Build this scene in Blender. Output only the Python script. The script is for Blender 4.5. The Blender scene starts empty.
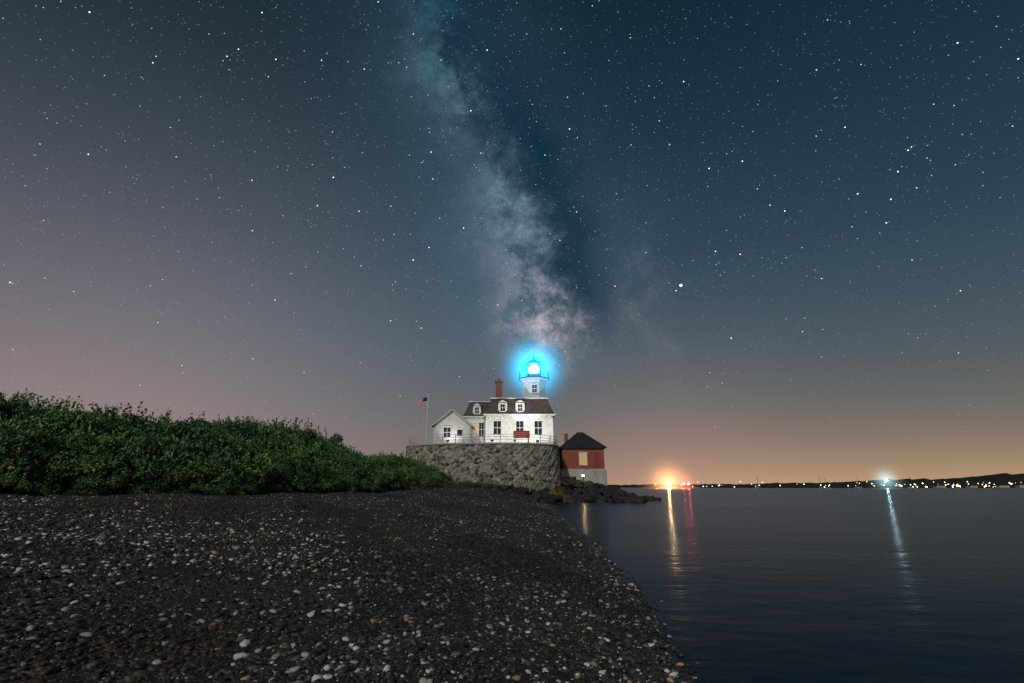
import bpy, bmesh, math, random
import numpy as np
from mathutils import Vector, Matrix
rng=np.random.default_rng(7); random.seed(7)
scene=bpy.context.scene
scene.view_settings.view_transform='Standard'; scene.view_settings.look='None'
scene.view_settings.exposure=0
SEA=0.5
def lin(r,g,b):
    f=lambda c:(c/255/12.92) if c/255<=.04045 else ((c/255+.055)/1.055)**2.4
    return (f(r),f(g),f(b))
# ---------------------------------------------------------------- node helper
class NT:
    def __init__(s,tree): s.t=tree; s.n=tree.nodes; s.l=tree.links
    def new(s,typ,**kw):
        nd=s.n.new(typ)
        for k,v in kw.items(): setattr(nd,k,v)
        return nd
    def put(s,sock,v):
        if isinstance(v,bpy.types.NodeSocket): s.l.new(v,sock)
        elif v is not None:
            if isinstance(v,(tuple,list)) and len(v)==3 and sock.type=='RGBA': v=(*v,1)
            sock.default_value=v
    def M(s,op,a,b=None,c=None,clamp=False):
        nd=s.new('ShaderNodeMath',operation=op,use_clamp=clamp)
        s.put(nd.inputs[0],a); s.put(nd.inputs[1],b); s.put(nd.inputs[2],c); return nd.outputs[0]
    def V(s,op,a,b=None,scale=None):
        nd=s.new('ShaderNodeVectorMath',operation=op)
        s.put(nd.inputs[0],a); s.put(nd.inputs[1],b)
        if scale is not None: s.put(nd.inputs['Scale'],scale)
        return nd.outputs['Value'] if op in('DOT_PRODUCT','LENGTH') else nd.outputs[0]
    def gauss(s,x,c,w):
        q=s.M('DIVIDE',s.M('SUBTRACT',x,c),w)
        return s.M('EXPONENT',s.M('MULTIPLY',s.M('MULTIPLY',q,q),-1.0))
    def ramp(s,fac,stops,interp='LINEAR'):
        nd=s.new('ShaderNodeValToRGB'); cr=nd.color_ramp; cr.interpolation=interp
        while len(cr.elements)<len(stops): cr.elements.new(.5)
        for e,(p,c) in zip(cr.elements,stops):
            e.position=p; e.color=(*c,1) if len(c)==3 else c
        s.put(nd.inputs[0],fac); return nd.outputs[0]
    def noise(s,vec,scale,detail=4,rough=.5,dist=0):
        nd=s.new('ShaderNodeTexNoise'); s.put(nd.inputs['Vector'],vec)
        nd.inputs['Scale'].default_value=scale; nd.inputs['Detail'].default_value=detail
        nd.inputs['Roughness'].default_value=rough; nd.inputs['Distortion'].default_value=dist
        return nd.outputs[0]
    def vor(s,vec,scale,feature='F1',rand=1.0):
        nd=s.new('ShaderNodeTexVoronoi',feature=feature); s.put(nd.inputs['Vector'],vec)
        nd.inputs['Scale'].default_value=scale; nd.inputs['Randomness'].default_value=rand
        return nd
    def mix(s,f,a,b,blend='MIX'):
        nd=s.new('ShaderNodeMix',data_type='RGBA',blend_type=blend)
        s.put(nd.inputs[0],f); s.put(nd.inputs[6],a); s.put(nd.inputs[7],b); return nd.outputs[2]
    def bump(s,h,strength=.5,dist=.02):
        nd=s.new('ShaderNodeBump'); s.put(nd.inputs['Height'],h)
        nd.inputs['Strength'].default_value=strength; nd.inputs['Distance'].default_value=dist
        return nd.outputs[0]
def newmat(name):
    m=bpy.data.materials.new(name); m.use_nodes=True
    t=NT(m.node_tree); p=m.node_tree.nodes['Principled BSDF']
    return m,t,p
def gpos(t): return t.new('ShaderNodeNewGeometry').outputs['Position']

def mat_plain(name,col,rough=.6,metal=0,var=.25,scale=3,emis=None,es=0):
    m,t,p=newmat(name)
    n=t.noise(gpos(t),scale,5,.6)
    k=t.ramp(n,[(.25,tuple(c*(1-var) for c in col)),(.75,tuple(min(1,c*(1+var)) for c in col))])
    t.put(p.inputs['Base Color'],k); p.inputs['Roughness'].default_value=rough; p.inputs['Metallic'].default_value=metal
    if emis: p.inputs['Emission Color'].default_value=(*emis,1); p.inputs['Emission Strength'].default_value=es
    return m
def mat_emit(name,col,strength,sample=True):
    m=bpy.data.materials.new(name); m.use_nodes=True; nt=m.node_tree; nt.nodes.clear()
    e=nt.nodes.new('ShaderNodeEmission'); o=nt.nodes.new('ShaderNodeOutputMaterial')
    e.inputs[0].default_value=(*col,1); e.inputs[1].default_value=strength; nt.links.new(e.outputs[0],o.inputs[0])
    if not sample: m.cycles.emission_sampling='NONE'
    return m
def mat_clap():
    m,t,p=newmat('white_clapboard'); g=gpos(t)
    z=t.new('ShaderNodeSeparateXYZ'); t.put(z.inputs[0],g)
    fr=t.M('FRACT',t.M('MULTIPLY',z.outputs[2],6.0))
    n=t.noise(g,2.0,6,.65)
    c=t.ramp(n,[(.3,(.62,.61,.58)),(.6,(.8,.79,.76))])
    c=t.mix(t.M('MULTIPLY',t.M('LESS_THAN',fr,.12),.3),c,(.25,.25,.25))
    t.put(p.inputs['Base Color'],c); p.inputs['Roughness'].default_value=.55
    t.put(p.inputs['Normal'],t.bump(fr,.5,.02)); return m
def brickvec(t,g):
    s=t.new('ShaderNodeSeparateXYZ'); t.put(s.inputs[0],g); c=t.new('ShaderNodeCombineXYZ')
    t.put(c.inputs[0],t.M('ADD',s.outputs[0],s.outputs[1])); t.put(c.inputs[1],s.outputs[2]); return c.outputs[0]
def mat_roof():
    m,t,p=newmat('slate_shingles'); g=gpos(t)
    b=t.new('ShaderNodeTexBrick'); t.put(b.inputs['Vector'],brickvec(t,g))
    b.inputs['Scale'].default_value=1; b.inputs['Brick Width'].default_value=.3; b.inputs['Row Height'].default_value=.2
    b.inputs['Mortar Size'].default_value=.012
    b.inputs['Color1'].default_value=(.035,.026,.022,1); b.inputs['Color2'].default_value=(.12,.085,.06,1); b.inputs['Mortar'].default_value=(.01,.01,.01,1)
    n=t.noise(g,1.4,6,.6)
    t.put(p.inputs['Base Color'],t.mix(.5,b.outputs[0],t.ramp(n,[(.3,(.02,.016,.014)),(.7,(.14,.10,.07))])))
    p.inputs['Roughness'].default_value=.7; t.put(p.inputs['Normal'],t.bump(b.outputs[1],-.5,.02)); return m
def mat_brick():
    m,t,p=newmat('red_brick'); g=gpos(t)
    b=t.new('ShaderNodeTexBrick'); t.put(b.inputs['Vector'],brickvec(t,g))
    b.inputs['Scale'].default_value=1; b.inputs['Brick Width'].default_value=.24; b.inputs['Row Height'].default_value=.085; b.inputs['Mortar Size'].default_value=.008
    b.inputs['Color1'].default_value=(.44,.115,.045,1); b.inputs['Color2'].default_value=(.29,.075,.03,1); b.inputs['Mortar'].default_value=(.28,.2,.16,1)
    n=t.noise(g,1.1,6,.6)
    t.put(p.inputs['Base Color'],t.mix(t.ramp(n,[(.35,(0,0,0)),(.75,(.5,.5,.5))]),b.outputs[0],(.17,.055,.03)))
    p.inputs['Roughness'].default_value=.85; t.put(p.inputs['Normal'],t.bump(b.outputs[1],-.4,.01)); return m
def mat_rubble():
    m,t,p=newmat('rubble_stone'); g=gpos(t)
    mp=t.new('ShaderNodeMapping'); t.put(mp.inputs[0],g); mp.inputs['Scale'].default_value=(1,1,1.5)
    nn=t.new('ShaderNodeTexNoise'); t.put(nn.inputs['Vector'],g); nn.inputs['Scale'].default_value=1.5
    w=t.V('ADD',mp.outputs[0],t.V('SCALE',nn.outputs[1],scale=.35))
    v=t.vor(w,1.9,'F1',.95); e=t.vor(w,1.9,'DISTANCE_TO_EDGE',.95)
    s=t.new('ShaderNodeSeparateXYZ'); t.put(s.inputs[0],v.outputs['Color'])
    c=t.ramp(s.outputs[0],[(0,(.06,.055,.045)),(.25,(.15,.14,.115)),(.55,(.30,.27,.22)),(.85,(.42,.36,.28)),(1,(.6,.56,.48))])
    n=t.noise(g,5,7,.7); c=t.mix(.6,c,t.ramp(n,[(.3,(.25,.25,.25)),(.7,(1.1,1.1,1.1))]),'MULTIPLY')
    mort=t.ramp(e.outputs['Distance'],[(.02,(1,1,1)),(.10,(0,0,0))])
    c=t.mix(mort,c,t.mix(n,(.22,.21,.18),(.68,.64,.55)))
    st=t.noise(g,.5,5,.6)
    c=t.mix(t.ramp(st,[(.52,(0,0,0)),(.74,(.6,.6,.6))]),c,(.05,.045,.035))
    t.put(p.inputs['Base Color'],c); p.inputs['Roughness'].default_value=.9
    t.put(p.inputs['Normal'],t.bump(t.ramp(e.outputs['Distance'],[(0,(0,0,0)),(.15,(1,1,1))]),.8,.08)); return m
MW=mat_clap(); MR=mat_roof(); MB=mat_brick(); MS=mat_rubble()
MT=mat_plain('white_trim',(.78,.77,.74),.5,var=.08)
MD=mat_plain('black_iron',(.02,.022,.025),.45,.3)
MG=mat_plain('window_glass',(.02,.03,.035),.08,var=.1)
ML=mat_plain('lit_window',(.3,.22,.12),.3,emis=(1,.62,.28),es=.35)
MC=mat_plain('concrete',(.36,.35,.32),.85,var=.35,scale=1.5)
MWOOD=mat_plain('weathered_wood',(.10,.085,.07),.85,var=.4,scale=2)
MFND=mat_plain('whitewashed_stone',(.42,.42,.40),.85,var=.35,scale=1.6)

# ---------------------------------------------------------------- mesh helpers
def link(o,parent=None):
    scene.collection.objects.link(o)
    if parent: o.parent=parent
    return o
def empty(name,loc=(0,0,0)):
    e=bpy.data.objects.new(name,None); e.location=loc; link(e); return e
def mesh_obj(name,verts,faces,mat,parent=None,smooth=False):
    me=bpy.data.meshes.new(name); me.from_pydata([tuple(v) for v in verts],[],faces); me.update()
    if mat: me.materials.append(mat)
    if smooth: me.polygons.foreach_set('use_smooth',[True]*len(me.polygons))
    o=bpy.data.objects.new(name,me); link(o,parent); return o
def fast_mesh(name,V,F,mat,parent=None,col=None,smooth=True):
    me=bpy.data.meshes.new(name); n,k=F.shape
    me.vertices.add(len(V)); me.vertices.foreach_set('co',V.astype(np.float32).ravel())
    me.loops.add(n*k); me.loops.foreach_set('vertex_index',F.astype(np.int32).ravel())
    me.polygons.add(n); me.polygons.foreach_set('loop_start',np.arange(0,n*k,k,dtype=np.int32))
    me.polygons.foreach_set('loop_total',np.full(n,k,dtype=np.int32))
    me.update(calc_edges=True)
    me.polygons.foreach_set('use_smooth',np.full(n,smooth,dtype=bool))
    if col is not None:
        a=me.attributes.new('col','FLOAT_COLOR','POINT')
        c=np.ones((len(V),4),np.float32); c[:,:3]=col; a.data.foreach_set('color',c.ravel())
    me.validate()
    if mat: me.materials.append(mat)
    o=bpy.data.objects.new(name,me); link(o,parent); return o
def box(name,x0,x1,y0,y1,z0,z1,mat,parent,bev=0):
    bm=bmesh.new(); bmesh.ops.create_cube(bm,size=1)
    for v in bm.verts:
        v.co=Vector(((x0+x1)/2+v.co.x*(x1-x0),(y0+y1)/2+v.co.y*(y1-y0),(z0+z1)/2+v.co.z*(z1-z0)))
    if bev: bmesh.ops.bevel(bm,geom=bm.edges[:],offset=bev,segments=1,affect='EDGES')
    me=bpy.data.meshes.new(name); bm.to_mesh(me); bm.free(); me.materials.append(mat)
    o=bpy.data.objects.new(name,me); link(o,parent); return o
def cyl(name,c,r0,r1,h,mat,parent,seg=16,rot=0):
    V=[];F=[]
    for k,(r,z) in enumerate(((r0,0),(r1,h))):
        for i in range(seg):
            a=2*math.pi*i/seg+rot; V.append((c[0]+r*math.cos(a),c[1]+r*math.sin(a),c[2]+z))
    for i in range(seg):
        j=(i+1)%seg; F.append((i,j,seg+j,seg+i))
    F.append(tuple(range(seg))[::-1]); F.append(tuple(range(seg,2*seg)))
    return mesh_obj(name,V,F,mat,parent)
def rod(name,a,b,r,mat,parent,seg=8):
    a=Vector(a);b=Vector(b);d=b-a; q=d.to_track_quat('Z','Y'); V=[];F=[]
    for p in (a,b):
        for i in range(seg):
            t=2*math.pi*i/seg; V.append(p+q@Vector((r*math.cos(t),r*math.sin(t),0)))
    for i in range(seg):
        j=(i+1)%seg; F.append((i,j,seg+j,seg+i))
    F.append(tuple(range(seg))[::-1]);F.append(tuple(range(seg,2*seg)))
    return mesh_obj(name,V,F,mat,parent,False)
def ball(name,c,r,mat,parent,sub=2,sc=(1,1,1)):
    bm=bmesh.new(); bmesh.ops.create_icosphere(bm,subdivisions=sub,radius=r)
    for v in bm.verts: v.co=Vector((c[0]+v.co.x*sc[0],c[1]+v.co.y*sc[1],c[2]+v.co.z*sc[2]))
    me=bpy.data.meshes.new(name); bm.to_mesh(me); bm.free(); me.materials.append(mat)
    me.polygons.foreach_set('use_smooth',[True]*len(me.polygons))
    o=bpy.data.objects.new(name,me); link(o,parent); return o
def frustum(name,b,z0,t,z1,mat,parent,curve=0.0):
    V=[];F=[];n=5
    for k in range(n+1):
        f=k/n; g=f+curve*math.sin(math.pi*f)
        r=[b[i]+(t[i]-b[i])*g for i in range(4)]; z=z0+(z1-z0)*f
        V+=[(r[0],r[2],z),(r[1],r[2],z),(r[1],r[3],z),(r[0],r[3],z)]
    for k in range(n):
        for i in range(4):
            j=(i+1)%4; F.append((4*k+i,4*k+j,4*k+4+j,4*k+4+i))
    F.append((3,2,1,0)); F.append((4*n,4*n+1,4*n+2,4*n+3))
    return mesh_obj(name,V,F,mat,parent)
def window(parent,x,y,z,w,h,lit=False,ax='y',sgn=-1,nm='window'):
    def B(n,u0,u1,d0,d1,z0,z1,m):
        if ax=='y':
            a,b=sorted((y+sgn*d0,y+sgn*d1)); return box(n,x+u0,x+u1,a,b,z0,z1,m,parent)
        a,b=sorted((x+sgn*d0,x+sgn*d1)); return box(n,a,b,y+u0,y+u1,z0,z1,m,parent)
    B(nm+'_glass',-w/2,w/2,.004,.02,z-h/2,z+h/2,ML if lit else MG)
    f=.09
    B(nm+'_jamb_l',-w/2-f,-w/2,.0,.07,z-h/2,z+h/2,MT); B(nm+'_jamb_r',w/2,w/2+f,.0,.07,z-h/2,z+h/2,MT)
    B(nm+'_head',-w/2-f-.06,w/2+f+.06,.0,.11,z+h/2,z+h/2+.16,MT)
    B(nm+'_sill',-w/2-f-.05,w/2+f+.05,.0,.13,z-h/2-.09,z-h/2,MT)
    B(nm+'_rail',-w/2,w/2,.021,.05,z-.03,z+.03,MT)
    B(nm+'_mullion_t',-.02,.02,.021,.045,z+.03,z+h/2,MT); B(nm+'_mullion_b',-.02,.02,.021,.045,z-h/2,z-.03,MT)

# ---------------------------------------------------------------- terrain
ys_k=[-400,-60,-5,0,4.66,7.78,14.7,33.7,46,52,56,60,64,70,78,90,110,150,400]
xs_k=[-30,-3,.6,1.1,1.50,1.78,2.30,2.85,3.1,3.8,6.2,10.5,13.5,14,11,2,-20,-70,-300]
yf_k=[-400,-10,5,12.5,18,28,40,50,56,62,75,100,400]
xf_k=[-60,-17,-14,-12,-9.6,-8.6,-7.6,-6.4,-6.2,-9,-12,-30,-340]
def xs(y): return np.interp(y,ys_k,xs_k)+.06*np.sin(y*.9)*np.exp(-np.abs(y)/60)
def xf(y): return np.interp(y,yf_k,xf_k)+.35*np.sin(y*.45)
def ss(t): t=np.clip(t,0,1); return t*t*(3-2*t)
def ground(x,y,full=False):
    d=xs(y)-x
    land=1.5*np.tanh(np.maximum(d,0)/10)
    land=land+.045*np.sin(d*1.25+.3*np.sin(y*.5))*np.clip(d/3,0,1)*np.exp(-np.maximum(d,0)/12)
    land+= .035*np.sin(x*1.7+y*.8)*np.clip(d/2,0,1)+.02*np.sin(x*3.1-y*2.3)*np.clip(d/2,0,1)
    land+= .45*ss((y-30)/25)*ss(d/8)
    h=SEA+np.where(d>0,land,np.maximum(-2.5,.13*d))
    b=xf(y)-x; t=ss(b/5.5)
    P=np.interp(y,[-20,12,20,35,50,60],[3.55,3.6,3.7,3.85,3.5,3.4])+.3*np.sin(x*.35+y*.21)+.2*np.sin(y*.6-x*.3)
    P=P+np.clip((b-6)*.03,0,.6)
    h=h+(P-h)*t*(d>0)
    return (h,t) if full else h
def axis(parts):
    a=[]
    for s,e,st in parts: a+=list(np.arange(s,e,st))
    a.append(parts[-1][1]); return np.array(a)
gx=axis([(-8000,-600,1200),(-600,-60,40),(-60,-24,1.5),(-24,18,.3),(18,60,3),(60,600,60),(600,8000,1200)])
gy=axis([(-3000,-100,400),(-100,-12,6),(-12,30,.3),(30,85,.6),(85,200,8),(200,8000,900)])
X,Y=np.meshgrid(gx,gy); Hh,Tt=ground(X,Y,True)
nx,ny=len(gx),len(gy)
idx=np.arange(nx*ny).reshape(ny,nx)
F=np.stack([idx[:-1,:-1],idx[:-1,1:],idx[1:,1:],idx[1:,:-1]],-1).reshape(-1,4)
V=np.stack([X,Y,Hh],-1).reshape(-1,3)
m,t,p=newmat('shingle_beach'); g=gpos(t)
sep=t.new('ShaderNodeSeparateXYZ'); t.put(sep.inputs[0],g)
v1=t.vor(g,44); v2=t.vor(g,17)
def cellcol(v):
    s=t.new('ShaderNodeSeparateXYZ'); t.put(s.inputs[0],v.outputs['Color']); return s.outputs[0]
st=[(0,(.006,.006,.007)),(.5,(.016,.016,.016)),(.8,(.038,.036,.033)),(.88,(.12,.11,.10)),(.95,(.45,.43,.40)),(1,(.6,.58,.52))]
c1=t.ramp(cellcol(v1),st); c2=t.ramp(cellcol(v2),[(0,(.008,.008,.009)),(.6,(.024,.023,.022)),(.9,(.08,.07,.06)),(1,(.36,.31,.24))])
e1=t.ramp(v1.outputs['Distance'],[(.25,(1,1,1)),(.6,(.15,.15,.15))])
c=t.mix(.8,c1,e1,'MULTIPLY'); c=t.mix(.35,c,c2)
n=t.noise(g,.45,5,.6); n2=t.noise(g,2.2,5,.65)
c=t.mix(t.ramp(n,[(.48,(0,0,0)),(.62,(.6,.6,.6))]),c,t.mix(n2,(.015,.010,.008),(.08,.038,.02)))
c=t.mix(1,c,t.ramp(t.noise(g,.9,4,.6),[(.3,(.35,.35,.37)),(.65,(1.2,1.2,1.2))]),'MULTIPLY')
wet=t.M('MULTIPLY',t.M('SUBTRACT',.60,sep.outputs[2]),14,clamp=True)
c=t.mix(t.M('MULTIPLY',wet,.7),c,(.006,.007,.008))
at=t.new('ShaderNodeAttribute',attribute_name='col')
sa=t.new('ShaderNodeSeparateXYZ'); t.put(sa.inputs[0],at.outputs['Vector'])
c=t.mix(t.M('MULTIPLY',sa.outputs[0],2.5,clamp=True),c,t.mix(n2,(.012,.016,.008),(.03,.04,.018)))
t.put(p.inputs['Base Color'],c)
t.put(p.inputs['Roughness'],t.M('SUBTRACT',.85,t.M('MULTIPLY',wet,.45)))
hh=t.M('ADD',t.M('MULTIPLY',v1.outputs['Distance'],-.5),t.M('MULTIPLY',v2.outputs['Distance'],-1.0))
t.put(p.inputs['Normal'],t.bump(hh,.9,.03))
beach=fast_mesh('beach',V,F,m,None,np.repeat(Tt.reshape(-1,1),3,1))

# ---------------------------------------------------------------- pebbles
def ico(sub):
    bm=bmesh.new(); bmesh.ops.create_icosphere(bm,subdivisions=sub,radius=1)
    v=np.array([w.co[:] for w in bm.verts]); f=np.array([[w.index for w in q.verts] for q in bm.faces]); bm.free(); return v,f
def rotm(ax,ay,az):
    cx,sx,cy,sy,cz,sz=np.cos(ax),np.sin(ax),np.cos(ay),np.sin(ay),np.cos(az),np.sin(az)
    R=np.empty((len(ax),3,3))
    R[:,0,0]=cz*cy;R[:,0,1]=cz*sy*sx-sz*cx;R[:,0,2]=cz*sy*cx+sz*sx
    R[:,1,0]=sz*cy;R[:,1,1]=sz*sy*sx+cz*cx;R[:,1,2]=sz*sy*cx-cz*sx
    R[:,2,0]=-sy;R[:,2,1]=cy*sx;R[:,2,2]=cy*cx
    return R
def stones(P,S,sub,jit,tilt=.4):
    bv,bf=ico(sub); N=len(P); nv=len(bv)
    var=[bv*(1+jit*rng.standard_normal((nv,1))) for _ in range(24)]
    vi=rng.integers(0,24,N); base=np.array(var)[vi]
    R=rotm(rng.uniform(-tilt,tilt,N),rng.uniform(-tilt,tilt,N),rng.uniform(0,6.283,N))
    W=np.einsum('nij,nkj->nki',R,base*S[:,None,:])+P[:,None,:]
    Fc=(bf[None]+ (np.arange(N)*nv)[:,None,None]).reshape(-1,3)
    return W.reshape(-1,3),Fc,nv
def pebble_points(N,d0,d1,smin,smax,k):
    D=np.exp(rng.uniform(np.log(d0),np.log(d1),N)); u=rng.uniform(-1.25,.62,N)
    x=u*D; y=D.copy()
    ok=(x<xs(y)+.35)&(x>xf(y)-.6)
    x,y=x[ok],y[ok]
    s=smin*(smax/smin)**(rng.random(len(x))**2.8)
    s=np.maximum(s,y*k)
    return x,y,s
def pcol(x,y,N):
    r=rng.random(N); g=rng.uniform(.008,.045,N)
    c=np.stack([g*1.0,g*.98,g*.97],1)
    mid=(r>.70)&(r<=.875); c[mid]=np.stack([g*2.8,g*2.6,g*2.3],1)[mid]
    L=r>.875; q=rng.uniform(.25,.8,N); c[L]=np.stack([q,q*.96,q*.88],1)[L]
    O=(r>.69)&(r<.718); q=rng.uniform(.25,.55,N); c[O]=np.stack([q,q*.58,q*.25],1)[O]
    pn=np.sin(x*.55+1)+np.sin(y*.8+x*.3)+np.sin(x*1.3-y*.6)
    W=(pn>.9)&(rng.random(N)<.72)&(x<-2.0); q=rng.uniform(.03,.12,N); c[W]=np.stack([q*1.25,q*.66,q*.40],1)[W]
    dk=np.sin(x*.9-y*.35+2)+np.sin(y*.5+.4*x)+.7*np.sin(x*2.3+y*1.1)
    c*=np.clip(.88+.36*dk,.22,1.5)[:,None]
    return np.minimum(c,.8)
m,t,p=newmat('beach_stones')
at=t.new('ShaderNodeAttribute',attribute_name='col'); n=t.noise(gpos(t),60,4,.6)
t.put(p.inputs['Base Color'],t.mix(.7,at.outputs['Color'],t.ramp(n,[(.3,(.45,.45,.45)),(.7,(1,1,1))]),'MULTIPLY'))
p.inputs['Roughness'].default_value=.6
t.put(p.inputs['Normal'],t.bump(n,.35,.004))
MPEB=m
VV=[];FF=[];CC=[];off=0
for N,d0,d1,a,b,k,sub in ((42000,2.2,9,.006,.034,0,2),(100000,6,60,.009,.042,.0009,1),(200,3,16,.035,.055,0,3)):
    x,y,s=pebble_points(N,d0,d1,a,b,k)
    S=np.stack([s*rng.uniform(.9,1.5,len(s)),s*rng.uniform(.7,1.1,len(s)),s*rng.uniform(.4,.75,len(s))],1)
    P=np.stack([x,y,ground(x,y)+s*.12],1)
    v,f,nv=stones(P,S,sub,.12 if sub<3 else .035)
    VV.append(v);FF.append(f+off);off+=len(v);CC.append(np.repeat(pcol(x,y,len(x)),nv,0))
pebbles=fast_mesh('pebbles',np.concatenate(VV),np.concatenate(FF),MPEB,None,np.concatenate(CC))

x,y,s=pebble_points(60000,5.5,26,.012,.035,.0010)
pn=np.sin(x*.55+1)+np.sin(y*.8+x*.3)+np.sin(x*1.3-y*.6)+.7*np.sin(x*4)*np.sin(y*3.3)
k=(pn>1.0)&(x<-2.0); x,y,s=x[k],y[k],s[k]; N=len(x)
a=rng.uniform(0,6.28,N); L=s*rng.uniform(.8,1.8,N); w=s*.2
dx,dy=np.cos(a),np.sin(a); z=ground(x,y)+.008+rng.uniform(0,.02,N)
q=np.empty((N,4,3))
q[:,0]=np.stack([x-dx*L-dy*w,y-dy*L+dx*w,z],1); q[:,1]=np.stack([x-dx*L+dy*w,y-dy*L-dx*w,z],1)
q[:,2]=np.stack([x+dx*L+dy*w,y+dy*L-dx*w,z+s*rng.uniform(0,.8,N)],1); q[:,3]=np.stack([x+dx*L-dy*w,y+dy*L+dx*w,z+s*.3],1)
cc=rng.uniform(.03,.13,N); cc=np.stack([cc*1.35,cc*.66,cc*.36],1)
fast_mesh('seaweed_wrack',q.reshape(-1,3),np.arange(N*4).reshape(-1,4),MPEB,None,np.repeat(cc,4,0),False)

# ---------------------------------------------------------------- shrubs
m,t,p=newmat('shrub_leaves')
at=t.new('ShaderNodeAttribute',attribute_name='col'); oi=t.new('ShaderNodeObjectInfo')
br=t.ramp(oi.outputs['Random'],[(0,(.45,.6,.5)),(.5,(1,1.05,.9)),(.85,(1.35,1.3,.9)),(1,(1.9,1.6,.9))])
ln=t.noise(gpos(t),.35,2,.5)
cc=t.mix(1,at.outputs['Color'],br,'MULTIPLY')
cc=t.mix(1,cc,t.ramp(ln,[(.35,(.55,.7,.65)),(.65,(1.4,1.35,1.15))]),'MULTIPLY')
t.put(p.inputs['Base Color'],cc); p.inputs['Roughness'].default_value=.5
MLEAF=m
def shrub_mesh(name,seed,nl=2600):
    r=np.random.default_rng(seed)
    nb=9; bc=np.stack([r.normal(0,.33,nb),r.normal(0,.33,nb),r.uniform(.15,.6,nb)],1); br=r.uniform(.22,.42,nb)
    bi=r.integers(0,nb,nl); dr=r.standard_normal((nl,3)); dr/=np.linalg.norm(dr,axis=1)[:,None]; dr[:,2]=np.abs(dr[:,2])*1.0-.25*(r.random(nl)<.4)
    P=bc[bi]+dr*br[bi][:,None]*r.uniform(.6,1.05,nl)[:,None]
    ns=26; k=14
    sa=r.uniform(0,6.28,ns); sr=np.sqrt(r.random(ns))*.6; hb=r.uniform(.45,.75,ns); hl=r.uniform(.2,.5,ns); lean=r.normal(0,.18,(ns,2))
    tt=np.tile(np.linspace(0,1,k),ns); si=np.repeat(np.arange(ns),k)
    SP=np.stack([sr[si]*np.cos(sa[si])+lean[si,0]*tt,sr[si]*np.sin(sa[si])+lean[si,1]*tt,hb[si]+hl[si]*tt],1)
    SD=r.standard_normal((ns*k,3)); SD/=np.linalg.norm(SD,axis=1)[:,None]
    P=np.concatenate([P,SP+SD*.03]); dr=np.concatenate([dr,SD]); n=len(P)
    nrm=dr+.7*r.standard_normal((n,3)); nrm/=np.linalg.norm(nrm,axis=1)[:,None]
    tx=np.cross(nrm,r.standard_normal((n,3))); tx/=np.linalg.norm(tx,axis=1)[:,None]; ty=np.cross(nrm,tx)
    L=r.uniform(.035,.07,n)[:,None]; Wd=L*r.uniform(.38,.55,n)[:,None]
    q=np.stack([P-tx*L,P-ty*Wd+nrm*.01,P+tx*L,P+ty*Wd+nrm*.01],1)
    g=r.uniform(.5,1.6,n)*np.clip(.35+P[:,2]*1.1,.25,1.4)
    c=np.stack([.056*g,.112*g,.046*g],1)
    y=r.random(n)<.06; c[y]*=np.array([1.9,1.4,1.0])
    return q.reshape(-1,3),np.arange(n*4).reshape(-1,4),np.repeat(c,4,0)
N=4000
yy=rng.uniform(-8,60,N); bb=rng.uniform(-.1,9.0,N); xx=xf(yy)-bb
inside=(xx>-12.8)&(yy>56.2+.10*np.abs(xx+2)+np.clip((-xx-8)*.7,0,4))
ok=(~inside); xx,yy,bb=xx[ok],yy[ok],bb[ok]
wx=rng.uniform(-7.5,-1.0,70); wy=55.6+rng.uniform(-1.2,.3,70)
sc=rng.uniform(.55,1.25,len(xx))*np.clip(.4+bb*.5,.4,1)
tall=rng.random(len(xx))<.05; sc[tall]*=1.3
xx=np.concatenate([xx,wx]); yy=np.concatenate([yy,wy]); sc=np.concatenate([sc,rng.uniform(.3,.6,70)])
zz=ground(xx,yy)-.12
shr=bpy.data.meshes.new('shrub_thicket'); shr.vertices.add(len(xx)); shr.vertices.foreach_set('co',np.stack([xx,yy,zz],1).astype(np.float32).ravel())
a=shr.attributes.new('rot','FLOAT_VECTOR','POINT'); a.data.foreach_set('vector',np.stack([rng.normal(0,.15,len(xx)),rng.normal(0,.15,len(xx)),rng.uniform(0,6.28,len(xx))],1).astype(np.float32).ravel())
a=shr.attributes.new('scl','FLOAT_VECTOR','POINT'); a.data.foreach_set('vector',np.stack([sc,sc,sc*rng.uniform(.7,1.25,len(xx))],1).astype(np.float32).ravel())
thicket=bpy.data.objects.new('shrub_thicket',shr); link(thicket)
srcs=[]
for i in range(5):
    v,f,c=shrub_mesh('s',100+i)
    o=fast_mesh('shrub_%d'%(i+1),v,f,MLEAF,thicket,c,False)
    px,py=-13-.8*i,14.+3*i; o.location=(px,py,float(ground(np.array(px),np.array(py)))-.1); srcs.append(o)
ng=bpy.data.node_groups.new('scatter_shrubs','GeometryNodeTree')
ng.interface.new_socket('Geometry',in_out='INPUT',socket_type='NodeSocketGeometry'); ng.interface.new_socket('Geometry',in_out='OUTPUT',socket_type='NodeSocketGeometry')
gi=ng.nodes.new('NodeGroupInput'); go=ng.nodes.new('NodeGroupOutput'); jn=ng.nodes.new('GeometryNodeJoinGeometry'); ip=ng.nodes.new('GeometryNodeInstanceOnPoints')
for o in srcs:
    q=ng.nodes.new('GeometryNodeObjectInfo'); q.transform_space='ORIGINAL'; q.inputs['Object'].default_value=o; q.inputs['As Instance'].default_value=True
    ng.links.new(q.outputs['Geometry'],jn.inputs[0])
ng.links.new(gi.outputs[0],ip.inputs['Points']); ng.links.new(jn.outputs[0],ip.inputs['Instance']); ip.inputs['Pick Instance'].default_value=True
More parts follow.
